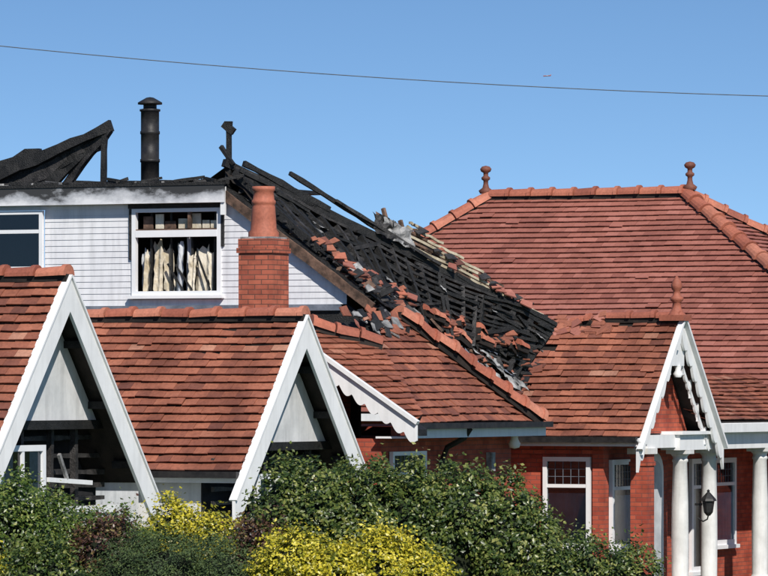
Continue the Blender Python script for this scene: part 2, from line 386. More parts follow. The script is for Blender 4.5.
for k in range(7):
    y=random.uniform(4.6,6.6); m.beam((XW-.2,y,6.55),(XW-.1,y+random.uniform(-.4,.4),6.58+random.uniform(0,.06)),.05,.04,'char',jit=.4)
m.box(XW-.17,XW-.12,4.58,4.66,6.0,6.45,'white')
H.put(m,'dormer_flat_roof')
# burnt window
m=MB()
def wb(y0,y1,z0,z1,x0,x1,mat): m.box(XW-x1,XW-x0,y0,y1,z0,z1,mat)
for (y0,y1,z0,z1) in ((WY0,WY0+.07,WZ0,WZ1),(WY1-.07,WY1,WZ0,WZ1),(WY0+.07,WY1-.07,WZ0,WZ0+.07),(WY0+.07,WY1-.07,WZ1-.06,WZ1)): wb(y0,y1,z0,z1,-.04,.05,'upvc')
wb(WY0+.07,WY1-.07,5.66,5.77,-.035,.055,'upvc'); wb(WY0-.05,WY1+.05,WZ0-.05,WZ0-.002,-.03,.11,'upvc')
wb(WY0-.06,WY1+.06,WZ1+.003,WZ1+.075,.0,.06,'char'); wb(WY1+.003,WY1+.05,5.3,WZ1,.0,.05,'charl')
wb(WY0-.05,WY0-.003,5.5,WZ1,.0,.05,'char')
wb(WY0+.07,WY1-.07,5.772,5.79,-.03,.04,'timber')
wb(WY0+.55,WY0+.6,5.8,WZ1-.06,-.03,.04,'timber')
m.box(XW+1.0,XW+1.05,4.3,6.9,4.3,6.3,'char'); m.box(XW+.13,XW+1.0,4.3,4.35,4.3,6.3,'char'); m.box(XW+.13,XW+1,6.85,6.9,4.3,6.3,'char'); m.box(XW+.13,XW+1,4.36,6.84,4.3,4.34,'char')
H.put(m,'burnt_window_frame'); m=MB()
def rag(x,y,w,z0,z1,mat,cr=.015):
    n=9; nu=4; vs=[]; ph=random.random()*6; lean=random.uniform(-.04,.04)
    for i in range(n+1):
        t=i/n; zz=z0+(z1-z0)*t
        for j in range(nu+1):
            e=random.uniform(-.012,.012) if j in(0,nu) else 0
            vs.append((x+cr*2*math.sin(ph+j*2.2)+random.uniform(-cr,cr)*.8,y+w*j/nu+e+lean*t,zz+(random.uniform(-.09,.09) if i in(0,n) else 0)))
    m.add(vs,[(i*(nu+1)+j,i*(nu+1)+j+1,(i+1)*(nu+1)+j+1,(i+1)*(nu+1)+j) for i in range(n) for j in range(nu)],mat)
y=WY0+.04
while y<WY1-.1:
    w=random.uniform(.12,.26)
    rag(XW+.16,y,w,WZ0+random.uniform(-.05,.14),random.uniform(5.45,5.75),random.choice(['rag','curtain','rag','rag']),.012); y+=w+random.choice([.0,.02,.04,.07])
y=WY0+.08
while y<WY1-.16:
    w=random.uniform(.06,.15)
    if random.random()<.55: rag(XW+.06,y,w,WZ0+random.choice([.05,.05,.4,.6]),random.uniform(5.35,5.66),random.choice(['rag','curtain','rag']),.014)
    y+=w+random.uniform(.04,.14)
for k in range(4):
    y=WY0+.2+k*.38; m.beam((XW+.12,y,WZ0),(XW+.12,y+random.uniform(-.03,.03),WZ1-.05),.04,.035,random.choice(['char','timber']),jit=.2)
for k in range(3):
    y=random.uniform(WY0+.2,WY1-.5); m.beam((XW+.04,y,WZ0+.08),(XW+.04,y+random.uniform(.1,.35),WZ0+random.uniform(.4,.8)),.025,.025,'char',jit=.2)
y=WY0+.1
while y<WY1-.15:
    w=random.uniform(.09,.2); m.box(XW+.08,XW+.1,y,y+w,5.8,5.8+random.uniform(.12,.24),random.choice(['rag','pale','timber','rag'])); y+=w+random.uniform(.02,.06)
H.put(m,'torn_insulation')
m=MB(); window(m,(XW-.03,W2Y1,W2Z0),(0,-1,0),(-1,0,0),W2Y1-W2Y0,W2Z1-W2Z0,tr=.35,lead=False,curt='none'); H.put(m,'side_window')
m=MB(); m.lathe([(.15,6.5),(.15,6.9),(.162,6.9),(.162,6.95),(.15,6.95),(.15,7.35),(.162,7.36),(.162,7.4),(.15,7.41),(.15,7.72),(.17,7.73),(.17,7.76),(.11,7.77),(.11,7.84),(.2,7.84),(.2,7.87),(.06,7.95),(.0,7.96)],7.25,6.32,'black',20)
H.put(m,'flue_pipe')
m=MB(); tx=7.2
def cb(p,q,w,h,j=.3,mat='char'): m.beam(p,q,w,h,mat,jit=j)
cb((tx,9.6,6.55),(tx,7.0,7.5),.12,.16); cb((tx+.15,9.3,6.5),(tx+.1,7.3,7.22),.12,.2); cb((tx,7.15,6.5),(tx,7.12,7.42),.07,.08)
cb((tx,7.05,7.46),(tx+.2,8.0,6.5),.09,.14,mat='charl'); cb((tx+.1,7.3,7.35),(tx+.1,8.3,6.5),.1,.2); cb((tx,10,6.6),(tx,8.3,7.05),.12,.25)
cb((tx+.1,8.8,6.5),(tx+.1,7.6,7.2),.12,.2,mat='charl')
cb((6.7,4.62,6.5),(6.7,4.6,7.5),.06,.08); cb((6.7,4.52,7.32),(6.7,4.7,7.46),.07,.1); cb((6.65,4.5,6.8),(6.7,4.75,7.1),.05,.06)
H.put(m,'charred_truss')

# burnt main roof surface
A=V((6.6,4.6,6.78)); B=V((13.0,1.6,4.3))
BT=[(0,V((6.55,2.06,4.6))),(.25,V((8.2,2.2,4.33))),(.6,V((10.2,2.3,3.55))),(1,V((12.1,2.1,3.1)))]
def bot(s):
    for (s0,p0),(s1,p1) in zip(BT,BT[1:]):
        if s<=s1: return p0.lerp(p1,(s-s0)/(s1-s0))
    return BT[-1][1]
def surf(s,t,h=0):
    top=A.lerp(B,s)+V((0,0,-.06*math.sin(math.pi*s)+.03*math.sin(17*s))); p=top.lerp(bot(s),t)
    p.z-=.22*math.sin(math.pi*t)*math.sin(math.pi*min(1,s*1.1))+.05*math.sin(9*s+5*t)*t+.03*math.sin(23*s+2)*math.sin(6*t)
    return p+V((-.35,-.45,.8))*h
m=MB(); ns,ntt=40,16; vs=[surf(i/ns,j/ntt,random.uniform(-.16,-.08)) for i in range(ns+1) for j in range(ntt+1)]
m.add(vs,[(i*(ntt+1)+j,i*(ntt+1)+j+1,(i+1)*(ntt+1)+j+1,(i+1)*(ntt+1)+j) for i in range(ns) for j in range(ntt)],'under')
m.add([A,B,(13.6,4,4.0),(13,8,3.4),(8,9.5,4.2)],[(0,4,3,2,1)],'under')
H.put(m,'burnt_roof_deck')
m=MB()
NB=21
for j in range(NB):
    t=(j+.5)/NB; s=random.uniform(0,.02); drift=0
    while s<1:
        l=random.uniform(.1,.5); e=min(1,s+l)
        if random.random()<(.95 if t<.6 else .78):
            k=max(1,int((e-s)/.05)); hh=random.gauss(.05,.017); dt=random.gauss(0,.006); sl=random.gauss(0,.01)
            q=surf(s,min(1,max(0,t+dt)),hh); mt=random.choice(['char','char','charl']); ww=random.uniform(.035,.052)
            for i in range(k):
                e2=s+(e-s)*(i+1)/k; q2=surf(e2,min(1,max(0,t+dt+sl*(i+1)/k)),hh+random.gauss(0,.01)); m.beam(q,q2,ww,.042,mt,jit=.22); q=q2
        s=e+random.uniform(.0,.03)
for i in range(24):
    s=min(.99,max(.01,i/23+random.gauss(0,.006))); a=random.uniform(0,.06); b=random.uniform(.6,1)
    m.beam(surf(s,a,.0),surf(min(1,max(0,s+random.gauss(0,.01))),b,random.uniform(-.05,.03)),.06,.12,random.choice(['char','char','charl']),jit=.2)
m.beam(A+V((0,.05,.05)),A.lerp(B,.45)+V((0,0,.0)),.08,.14,'char',jit=.2)
m.beam(A.lerp(B,.4)+V((0,.05,0)),B,.07,.1,'char',jit=.25)
m.beam(A.lerp(B,.2)+V((0,.1,.42)),A.lerp(B,.52)+V((0,0,.12)),.06,.08,'char',jit=.25)
m.beam(A.lerp(B,.32)+V((0,.0,.3)),A.lerp(B,.62)+V((0,-.1,.03)),.045,.05,'charl',jit=.2)
m.beam(A.lerp(B,.05)+V((0,.0,.18)),A.lerp(B,.3)+V((0,0,.1)),.06,.09,'char',jit=.25)
for k in range(26):
    s=random.random()*.95; l=random.uniform(.04,.14)
    m.beam(A.lerp(B,s)+V((0,0,random.uniform(-.02,.07))),A.lerp(B,min(1,s+l))+V((0,0,random.uniform(-.05,.07))),.04,.05,'char',jit=.35)
for k in range(65):
    s=random.random();t=random.random()**.7; p=surf(s,t,.1); 
    q=surf(min(1,s+random.uniform(.02,.16)),min(1,max(0,t+random.gauss(0,.1))),random.uniform(.05,.18))
    m.beam(p,q,.04,.05,random.choice(['char','charl','char','char','timber']),jit=.35)
H.put(m,'charred_rafters')
m=MB()
NS=V((-.35,-.45,.8)).normalized()
def frag(mb,p,sz,mat,tilt=.2,thin=.02,n=NS,align=True):
    """broken tile lying roughly flat on a surface with normal n"""
    e=V((0,0,1)).cross(n).normalized(); u=n.cross(e); a=random.gauss(0,.3) if align else random.uniform(0,6.28)
    x=(e*math.cos(a)+u*math.sin(a)); y=n.cross(x)
    x=(x+n*random.gauss(0,tilt)).normalized(); y=(y+n*random.gauss(0,tilt)).normalized()
    k=random.uniform(.5,.85)
    q=[V((0,0)),V((sz,random.uniform(-.08,.08)*sz)),V((sz*random.uniform(.7,1),sz*k)),V((sz*random.uniform(-.05,.2),sz*k*random.uniform(.8,1)))]
    mb.prism([V(p)+x*c[0]+y*c[1] for c in q],x.cross(y)*thin,mat)
def sheetfrag(p,sz,mat):
    vs=[];n=5; R=Matrix.Rotation(random.uniform(-.6,.6),3,NS)
    for i in range(n):
        for j in range(n):
            q=R@V((1,-.1,-.3))*(i*sz/n)+R@V((.2,-.6,-.55))*(j*sz*.7/n)+V((random.uniform(-1,1),random.uniform(-1,1),random.uniform(-1,1)))*sz*.06; vs.append(V(p)+q)
    m.add(vs,[(i*n+j,i*n+j+1,i*n+n+j+1,i*n+n+j) for i in range(n-1) for j in range(n-1)],mat)
for k in range(230):
    s=random.random()
    mu=.8-.8*s if s<.5 else .4+.4*(s-.5)
    if math.sin(s*31+1)+random.uniform(-.8,.9)<0: continue
    t=random.gauss(mu,.06 if s>.2 else .1)
    if not 0<t<1: continue
    frag(m,surf(s,t,random.uniform(.07,.11)),random.uniform(.1,.24),random.choice(['tileB','tileA','tileA','tileA','ridge','char']),.13)
for k in range(190):
    s=random.uniform(0,1); t=random.uniform(.74,1.0); frag(m,surf(s,t,random.uniform(.04,.12)),random.uniform(.1,.24),random.choice(['tileA','char','charl','charl','tileA','char','ash']),.25)
for k in range(26):
    s=random.uniform(.1,1); t=random.gauss(.6,.22)
    if 0<t<1: sheetfrag(surf(s,t,.13),random.uniform(.15,.34),random.choice(['ash','charl','ash']))
for k in range(22): sheetfrag(surf(random.uniform(.6,.98),random.uniform(.6,.98),.14),random.uniform(.25,.5),random.choice(['ash','lead','ash']))
for k in range(10):
    s=random.uniform(.45,.97); p=surf(s,.42+.2*(s-.5)+random.gauss(0,.05),.12); ridge(m,p,p+V((random.uniform(.2,.34),random.uniform(-.2,.05),random.uniform(-.22,-.02))),.1,.4)
H.put(m,'slipped_tiles')
# lit battens of the rear slope still standing behind the burnt edge
m=MB()
def bs(s,u): return A.lerp(B,s)+V((.15,.2,.7))*u
for k in range(7):
    u=.1+k*.12; s0=.5+.01*k; s1=.96-.06*k
    n=8; q=bs(s0,u)
    for i in range(n):
        q2=bs(s0+(s1-s0)*(i+1)/n,u+random.gauss(0,.01)); m.beam(q,q2,.04,.04,random.choice(['pale','pale','timber','pale']),jit=.08); q=q2
for k in range(9):
    s=.5+k*.05; m.beam(bs(s,0)+V((.06,.08,0)),bs(s-.01,max(.1,.9-1.9*max(0,s-.5)))+V((.06,.08,0)),.05,.06,random.choice(['timber','char','timber']),jit=.15)
for k in range(22):
    s=random.uniform(.54,.9); frag(m,bs(s,random.uniform(.05,max(.06,.75-1.9*(s-.5))))+V((-.06,-.08,0)),random.uniform(.12,.24),random.choice(['tileA','tileA','tileB','charl']),.08)
pv=[bs(.48,-.05)+V((.12,.2,0)),bs(.48,.8)+V((.12,.2,0)),bs(.58,.75)+V((.12,.2,0)),bs(.97,-.05)+V((.12,.2,0))]
m.add(pv,[(0,1,2,3)],'timber')
for k in range(3):
    s=.43+.03*k; vs=[];n=6
    for i in range(n):
        for j in range(n): vs.append(bs(s+.011*i,.1+.1*j)+V((-.05,-.1,0))+V((random.uniform(-.03,.03),random.uniform(-.04,.04),random.uniform(-.025,.025))))
    m.add(vs,[(i*n+j,i*n+j+1,i*n+n+j+1,i*n+n+j) for i in range(n-1) for j in range(n-1)],['charl','ash','ash'][k])
H.put(m,'exposed_battens')
m=MB(); m.beam((XW-.12,4.68,6.36),(XW-.12,2.0,4.5),.05,.15,'timber',jit=.06); m.beam((XW-.02,4.6,6.42),(XW-.02,2.1,4.66),.16,.05,'char',jit=.3)
for k in range(26):
    t=random.random(); p=V((XW+.0,4.5,6.38)).lerp(V((XW+.0,2.15,4.7)),t); frag(m,p,random.uniform(.1,.24),random.choice(['char','charl','tileA','timber']),.3)
H.put(m,'verge_board')

# ---- lower front roof with verge, hip
g=MB()
q1=lambda x,y:(x,y,2.68+.65*(y-.33)+.3*(x-4.4)); q2=lambda x,y:(x,y,2.7+1.21*(y-.6))
tiles(g,[q1(4.4,.33),q1(4.78,.33),q1(5.8,1.5),q1(5.0,2.35),q1(4.4,2.35)],'tileA',.15,.26,rough=1.6)
def sk(a,b,p):
    return p.y>1.75 and random.random()<.2
tiles(g,[q2(4.6,.58),q2(9.8,.58),q2(7.5,1.96),q2(6.9,1.96),q2(5.5,1.5)],'tileA',.15,.26,rough=1.7,skip=sk)
n2=V((0,-1.21,1)).normalized()
for k in range(34):
    x=random.uniform(5.4,7.3); y=1.7+random.uniform(-.05,.3); p=V(q2(x,y)); p.z=min(p.z,4.3)+.05
    frag(g,p,random.uniform(.14,.28),random.choice(['tileA','tileB','ash','charl','char','tileA']),.15,n=n2)
H.put(g,'front_roof_tiles')
g=MB(); a=V(q1(5.0,2.35))+V((0,0,.06)); b=V(q1(5.8,1.5))+V((0,0,.06)); ridge(g,a,b,.16,.42,jit=4)
ridge(g,V(q2(9.8,.55))+V((0,0,.06)),V(q2(7.42,1.99))+V((0,0,.06)),.2,.42,jit=4)
H.put(g,'hip_ridge_tiles')
g=MB(); g.add([q2(9.78,.6),(9.78,3.0,2.7),(7.5,3.0,4.3),q2(7.5,1.96)],[(0,1,2,3)],'under')
g.add([q2(7.5,1.96),(7.5,3.0,4.3),(5.4,3.4,4.1),q1(5.0,2.35),q1(5.6,1.6),q2(6.9,1.96)],[tuple(range(6))],'char')
H.put(g,'roof_underlay')
g=MB(); board(g,(4.34,.22,2.66),(4.34,2.5,2.66+.65*2.28),.32,(.04,0,0),'white',scal=.09,step=.26)
g.beam((4.34,.2,2.70),(4.34,2.5,4.18),.1,.06,'white')
board(g,(4.42,.22,2.6),(4.42,2.5,2.6+.65*2.28),.1,(.3,0,0),'char')
g.box(4.45,9.85,.44,.47,2.46,2.66,'white'); g.box(4.45,9.85,.472,.96,2.46,2.49,'white'); g.box(4.4,9.9,.33,.437,2.6,2.69,'black')
H.put(g,'scalloped_bargeboard')
w=MB(); w.box(4.62,9.6,.95,6,GZ,2.455,'brick'); w.box(4.62,6.6,2.4,6,2.458,3.5,'brick')
w.box(9.602,14.3,3.1,6,GZ,2.6,'brick')
window(w,(4.9,.948,1.15),(1,0,0),(0,-1,0),1.25,1.1,curt='net')
w.tube([(6.75,.4,2.6),(6.75,.5,2.45),(6.75,.8,2.3),(6.75,.88,2.1),(6.75,.88,GZ)],.045,'black')
w.box(8.6,8.75,.85,.945,1.9,2.2,'ash'); w.lathe([(.0,0),(.08,.02),(.1,.08),(.06,.16),(.06,.2)],9.4,.8,'upvc',12,2.25)
H.put(w,'brick_walls')

# ---- porch / bay wing
xa,za,tp=16.0,4.42,1.13
r=MB(); zz=lambda x:za-tp*abs(x-xa)
def sk2(a,b,p):
    return (p.y>2.6 and p.z>3.6 and random.random()<.25) or (p.y>3.0 and random.random()<.35) or (p.z>4.25 and p.y>1.5 and random.random()<.4)
tiles(r,[(14.2,.55,zz(14.2)),(xa,.55,za),(xa,3.3,za),(14.2,3.3,zz(14.2))],'tileA',.15,.26,skip=sk2,rough=1.7)
tiles(r,[(17.8,.55,zz(17.8)),(17.8,3.3,zz(17.8)),(xa,3.3,za),(xa,.55,za)],'tileA',.15,.26)
nl=V((-1.13,0,1)).normalized()
for k in range(26):
    x=xa-random.uniform(0.0,.3); frag(r,(x,random.uniform(1.6,3.1),zz(x)+.05),random.uniform(.16,.26),random.choice(['tileA','tileB','tileA']),.1,n=nl)
for k in range(30):
    x=random.uniform(14.3,15.9); frag(r,(x,random.uniform(2.9,3.35),zz(x)+.05),random.uniform(.14,.28),random.choice(['tileA','char','charl','tileA']),.2,n=nl)
H.put(r,'porch_roof_tiles')
r=MB(); ridge(r,(xa,.5,za+.05),(xa,1.9,za+.05),.12,.4); ridge(r,(xa,2.2,za+.02),(xa+.03,2.6,za-.03),.12,.4)
r.lathe([(.18,0),(.2,.05),(.13,.12),(.08,.2),(.07,.3),(.11,.33),(.12,.38),(.07,.42),(.06,.5),(.09,.53),(.1,.6),(.07,.68),(.02,.75),(0,.76)],xa,.6,'ridge',16,za,c=.2)
r.box(xa-.2,xa+.2,.4,.85,za-.02,za+.08,'ridge',.3)
H.put(r,'porch_ridge_finial')
b=MB()
for sg in (-1,1):
    board(b,(xa,.5,za+.03),(xa+sg*2.0,.5,za+.03-tp*2.0),.4,(0,.05,0),'white',scal=.12,step=.36)
    board(b,(xa,.6,za-.45),(xa+sg*1.55,.6,za-.45-tp*1.55),.14,(0,.04,0),'white',scal=.05,step=.18)
    b.beam((xa,.47,za+.045),(xa+sg*2.02,.47,za+.045-tp*2.02),.1,.05,'white')
    for k in range(4):
        x=xa+sg*(.3+.36*k); b.box(x-.03,x+.03,.6,.63,zz(x)-.62,zz(x)-.3,'white')
b.box(xa-.25,xa+.25,.56,.598,za-.8,za-.4,'white'); b.lathe([(.06,0),(.09,.06),(.05,.12),(.07,.2)],xa,.58,'white',10,za-1.0)
b.box(14.08,14.16,.55,3.2,2.24,2.38,'white'); b.box(13.98,14.078,.55,3.2,2.3,2.4,'black'); b.box(14.16,14.42,.6,3.2,2.24,2.27,'white')
b.box(17.84,17.92,.55,3.2,2.24,2.38,'white')
b.lathe([(.06,0),(.06,.2),(.09,.25),(0,.3)],14.1,.5,'white',10,2.1)
H.put(b,'porch_bargeboards')
w=MB()
w.prism([(14.6,.95,2.45),(17.4,.95,2.45),(xa,.95,za-.2)],(0,.1,0),'brick')
w.box(14.42,17.5,1.38,6,GZ,2.4,'brick'); w.box(17.502,23.0,1.85,6,GZ,2.6,'brick')
window(w,(14.415,2.42,.5),(0,-1,0),(-1,0,0),.88,1.55,curt='net',fw=.075)
window(w,(14.78,1.375,.45),(1,0,0),(0,-1,0),1.1,1.55,curt='net',fw=.09)
w.box(14.36,14.6,1.3,1.5,GZ,2.38,'brick')
w.box(14.85,15.2,.7,1.0,GZ,2.1,'brick'); w.box(14.8,15.25,.66,1.04,2.1,2.2,'stone'); w.box(14.83,15.22,.68,1.02,1.9,1.97,'brick')
w.box(14.4,14.418,1.55,2.9,.35,.45,'stone'); w.box(14.38,14.419,1.5,3.05,2.1,2.17,'brick')
ax,aw=16.75,.36
arc=[(ax-aw,1.37,GZ)]+[(ax+aw*math.cos(math.pi-k*math.pi/10),1.37,1.75+aw*math.sin(k*math.pi/10)) for k in range(11)]+[(ax+aw,1.37,GZ)]
w.prism(arc,(0,-.08,0),'upvc'); aw=.25
arc=[(ax-aw,1.285,GZ)]+[(ax+aw*math.cos(math.pi-k*math.pi/10),1.285,1.7+aw*math.sin(k*math.pi/10)) for k in range(11)]+[(ax+aw,1.285,GZ)]
w.prism(arc,(0,-.01,0),'curtain')
window(w,(19.7,1.845,-.1),(1,0,0),(0,-1,0),1.0,2.05,tr=.25,curt='both',fw=.09); window(w,(20.85,1.845,.35),(1,0,0),(0,-1,0),1.1,1.6,tr=.3,curt='net',fw=.09)
H.put(w,'porch_walls')
c=MB()
for x in (16.66,18.05,20.6,22.6):
    y=.8; c.box(x-.2,x+.2,y-.2,y+.2,GZ,GZ+.12,'stone')
    c.lathe([(.19,GZ+.12),(.2,GZ+.18),(.16,GZ+.22),(.145,GZ+.26),(.15,.6),(.145,1.2),(.125,1.93),(.14,1.95),(.14,1.98),(.125,2.0),(.13,2.04),(.17,2.08)],x,y,'stone',22)
    c.box(x-.19,x+.19,y-.19,y+.19,2.083,2.15,'stone')
H.put(c,'porch_columns')
c=MB(); c.box(16.2,22.9,.62,.98,2.153,2.42,'white'); c.box(16.15,23,.55,1.9,2.423,2.48,'white'); c.box(17.9,23.1,.45,.56,2.45,2.6,'white'); c.box(14.9,16.2,.7,.95,2.2,2.42,'white')
c.box(17.9,23.1,.565,.6,2.48,2.62,'white')
H.put(c,'entablature')
r=MB(); tiles(r,[(17.3,.55,2.64),(23.2,.55,2.64),(23.2,2.0,3.45),(17.0,2.0,3.45)],'tileA',.15,.26); H.put(r,'canopy_roof_tiles')
l=MB(); lx,ly,lz=17.25,.62,1.05
l.box(lx-.02,lx+.02,ly,.75,lz+.12,lz+.16,'black'); l.tube([(lx,.7,lz-.1),(lx,.6,lz-.16),(lx,.52,lz-.12),(lx,.5,lz-.05)],.014,'black')
l.lathe([(.03,-.06),(.08,0),(.11,.2)],lx,.5,'black',6,lz,smooth=False); l.lathe([(.15,.2),(.13,.24),(.05,.33),(.02,.36),(.03,.38),(0,.41)],lx,.5,'black',6,lz,smooth=False)
H.put(l,'wall_lantern')

# ------------------------------------------------------------------ neighbouring hipped bungalow
H=House('hipped_roof_bungalow',28.4,6); r=MB()
zr,ze=7.1,2.75; a0=(28.4,5.34,zr);a1=(28.4,9.6,zr); n0=(22.9,-1.9,ze);n1=(22.9,15.1,ze);f0=(33.9,-1.9,ze);f1=(33.9,15.1,ze)
tiles(r,[n0,a0,a1,n1],'tileB',.17,.27,rough=.9,step=.037); tiles(r,[n0,f0,a0],'tileB',.17,.27,step=.036); tiles(r,[f0,f1,a1,a0],'tileB',.34,.54,rough=.5); tiles(r,[f1,n1,a1],'tileB',.34,.54,rough=.5)
H.put(r,'roof_tiles'); r=MB(); u=V((0,0,.05))
for p,q in ((a0,a1),(n0,a0),(f0,a0),(n1,a1),(f1,a1)): ridge(r,V(p)+u,V(q)+u,.16,.46)
for p in (a0,a1): r.lathe([(.12,0),(.15,.06),(.07,.12),(.05,.2),(.05,.26),(.09,.29),(.09,.33),(.05,.36),(.05,.42),(.1,.45),(.12,.5),(.08,.55),(0,.57)],p[0],p[1]-(.1 if p is a0 else -.1),'tileA',14,zr+.1,c=.1)
H.put(r,'ridge_tiles_and_finials'); w=MB(); w.box(23.3,33.5,-1.5,14.7,GZ,2.62,'brick'); w.box(22.8,22.9,-1.9,15.1,2.6,2.74,'white')
window(w,(23.3,3.5,.4),(0,-1,0),(-1,0,0),1.2,1.4); window(w,(25,-1.5,.4),(1,0,0),(0,-1,0),2.2,1.5,mull=2)
H.put(w,'walls')

# ------------------------------------------------------------------ ground, road
def sheet(name,pts,z,mat):
    me=D.meshes.new(name); me.from_pydata([(x,y,z) for x,y in pts],[],[tuple(range(len(pts)))]); me.materials.append(mat)
    o=D.objects.new(name,me); SC.collection.objects.link(o); return o
grass=plain('grass',(.03,.06,.015),(.07,.1,.03),1.5,.95,.5); asph=plain('asphalt',(.04,.04,.042),(.065,.065,.066),8,.9,.3); pav=plain('paving',(.2,.19,.18),(.3,.29,.27),3,.9,.2)
sheet('ground',[(-9000,-9000),(9000,-9000),(9000,9000),(-9000,9000)],GZ,grass)
def lw(x,y): return (OX+CT*x-ST*y,OY+ST*x+CT*y)
sheet('road',[lw(-200,-22),lw(200,-22),lw(200,-16),lw(-200,-16)],GZ+.004,asph)
for i,(y0,y1) in enumerate(((-15.88,-14.2),(-23.8,-22.12))):
    k=MB(); c=[lw(-200,y0),lw(200,y0),lw(200,y1),lw(-200,y1)]; k.prism([(x,y,GZ-.05) for x,y in c],(0,0,.17),'p'); k.make('pavement',matlib={'p':pav})
    y2,y3=(-15.995,-15.885) if i==0 else (-22.115,-22.005)
    k=MB(); c=[lw(-200,y2),lw(200,y2),lw(200,y3),lw(-200,y3)]; k.prism([(x,y,GZ-.05) for x,y in c],(0,0,.18),'stone'); k.make('kerb')
k=MB()
for i in range(-20,20):
    c=[lw(i*6,-19.05),lw(i*6+3,-19.05),lw(i*6+3,-18.95),lw(i*6,-18.95)]; k.add([(x,y,GZ+.008) for x,y in c],[(0,1,2,3)],'white')
k.make('road_markings')

# ------------------------------------------------------------------ shrubs
def shrub(name,blobs,ncl,per,leaf,mat,spread=.07,elong=1.7,up=.3,seed=1,sprig=.1,lump=.12):
    rng=np.random.RandomState(seed); bl=np.array(blobs,float)
    area=(bl[:,3]*bl[:,5])**1.0; pr=area/area.sum()
    C=[];Nn=[]
    while len(C)<ncl:
        b=bl[rng.choice(len(bl),p=pr)]; d=rng.normal(size=3); d/=np.linalg.norm(d)
        if d[2]<-.35: continue
        r=1+lump*math.sin(d[0]*9+b[0]*5)*math.sin(d[2]*8+b[1])+rng.normal()*.05
        p=b[:3]+d*b[3:6]*r
        if p[2]<GZ: continue
        q=(p-bl[:,:3])/bl[:,3:6]
        if (np.sum(q*q,1)<.62).any(): continue
        C.append(p);Nn.append(d)
    C=np.array(C);Nn=np.array(Nn); tone=rng.uniform(-.25,.25,len(C))
    n=ncl*per; idx=np.repeat(np.arange(ncl),per)
    off=rng.normal(size=(n,3))*spread*rng.uniform(.5,1.3,ncl)[idx][:,None]
    pos=C[idx]+off
    out=np.abs(rng.normal(size=n))*.03; spr=(rng.rand(ncl)<sprig)[idx]; pos+=Nn[idx]*(out+spr*rng.rand(n)*.1)[:,None]
    nor=Nn[idx]+rng.normal(size=(n,3))*.6+np.array([0,-.25,up]); nor/=np.linalg.norm(nor,axis=1)[:,None]
    t=rng.normal(size=(n,3)); t-=nor*np.sum(t*nor,1)[:,None]; t/=np.linalg.norm(t,axis=1)[:,None]; s=np.cross(nor,t)
    L=(leaf*rng.uniform(.6,1.25,n))[:,None]; W=L/elong
    v=np.stack([pos-t*L*.5,pos+s*W*.5-nor*W*.12,pos+t*L*.5,pos-s*W*.5-nor*W*.12],1).reshape(-1,3)
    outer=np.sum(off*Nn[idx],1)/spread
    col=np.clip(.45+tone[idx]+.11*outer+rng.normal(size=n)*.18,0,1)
    faces=np.empty((2*n,3),int); b4=np.arange(n)*4
    faces[0::2]=np.stack([b4,b4+1,b4+2],1); faces[1::2]=np.stack([b4,b4+2,b4+3],1)
    cc=np.repeat(col,2)
    ov=len(v); nu,nv=18,10; ex=[];ef=[]  # solid dark core per blob, added for occlusion behind the leaves
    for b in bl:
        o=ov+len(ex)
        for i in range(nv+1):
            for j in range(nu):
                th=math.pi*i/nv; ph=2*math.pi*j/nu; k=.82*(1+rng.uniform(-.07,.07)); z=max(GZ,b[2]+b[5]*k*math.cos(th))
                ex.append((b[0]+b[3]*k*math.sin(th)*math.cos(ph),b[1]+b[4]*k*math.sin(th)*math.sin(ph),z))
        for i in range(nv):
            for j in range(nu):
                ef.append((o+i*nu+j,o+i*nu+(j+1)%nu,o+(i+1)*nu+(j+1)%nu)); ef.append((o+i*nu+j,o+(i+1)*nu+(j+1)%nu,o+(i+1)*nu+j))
    V3=np.concatenate([v,np.array(ex)]); F3=np.concatenate([faces,np.array(ef)])
    me=D.meshes.new(name); me.vertices.add(len(V3)); me.vertices.foreach_set('co',V3.ravel())
    me.loops.add(len(F3)*3); me.loops.foreach_set('vertex_index',F3.ravel().astype(np.int32))
    me.polygons.add(len(F3)); me.polygons.foreach_set('loop_start',(np.arange(len(F3))*3).astype(np.int32))
    try: me.polygons.foreach_set('loop_total',np.full(len(F3),3,np.int32))
    except Exception: pass
    me.materials.append(LM[mat]); me.materials.append(M['core'])
    me.polygons.foreach_set('material_index',np.concatenate([np.zeros(len(faces),np.int32),np.ones(len(ef),np.int32)]))
    me.update(calc_edges=True); me.validate()
    a=me.attributes.new('rnd','FLOAT','FACE'); a.data.foreach_set('value',np.concatenate([cc,np.zeros(len(ef))]).astype(np.float32))
    o=D.objects.new(name,me); SC.collection.objects.link(o); return o
M['core']=plain('shade_core',(.006,.01,.004),(.015,.02,.008),8,.95,.5)  # near-black filler inside each shrub; its colour stands for the inner shade
shrub('privet_hedge',[(-1.0,50,1.72,.3,.5,.7),(-.7,50,1.62,.5,.6,.78),(-.2,50.1,1.55,.55,.6,.85),(.3,50,1.5,.5,.6,.83),(.75,50,1.52,.5,.6,.86),(1.15,50,1.45,.42,.6,.83),(1.48,50,1.15,.4,.6,.8),(-.9,50,1.0,.42,.5,1.0),(.1,50,.5,1.6,.6,1.0)],2700,30,.05,'green',seed=2,spread=.05,lump=.09,sprig=.06)
shrub('green_shrub',[(-3.7,50,1.4,.5,.6,.83),(-3.2,50.2,1.25,.5,.5,.75),(-4.3,50,1.3,.5,.5,.85),(-2.7,50.1,1.15,.4,.5,.75)],1400,28,.046,'mid',seed=3,spread=.055)
shrub('golden_shrub',[(-2.15,50.6,1.5,.3,.4,.52),(-1.8,50.5,1.45,.25,.3,.46),(-1.55,50.6,1.25,.18,.3,.55)],420,26,.045,'yellow',seed=4,spread=.055)
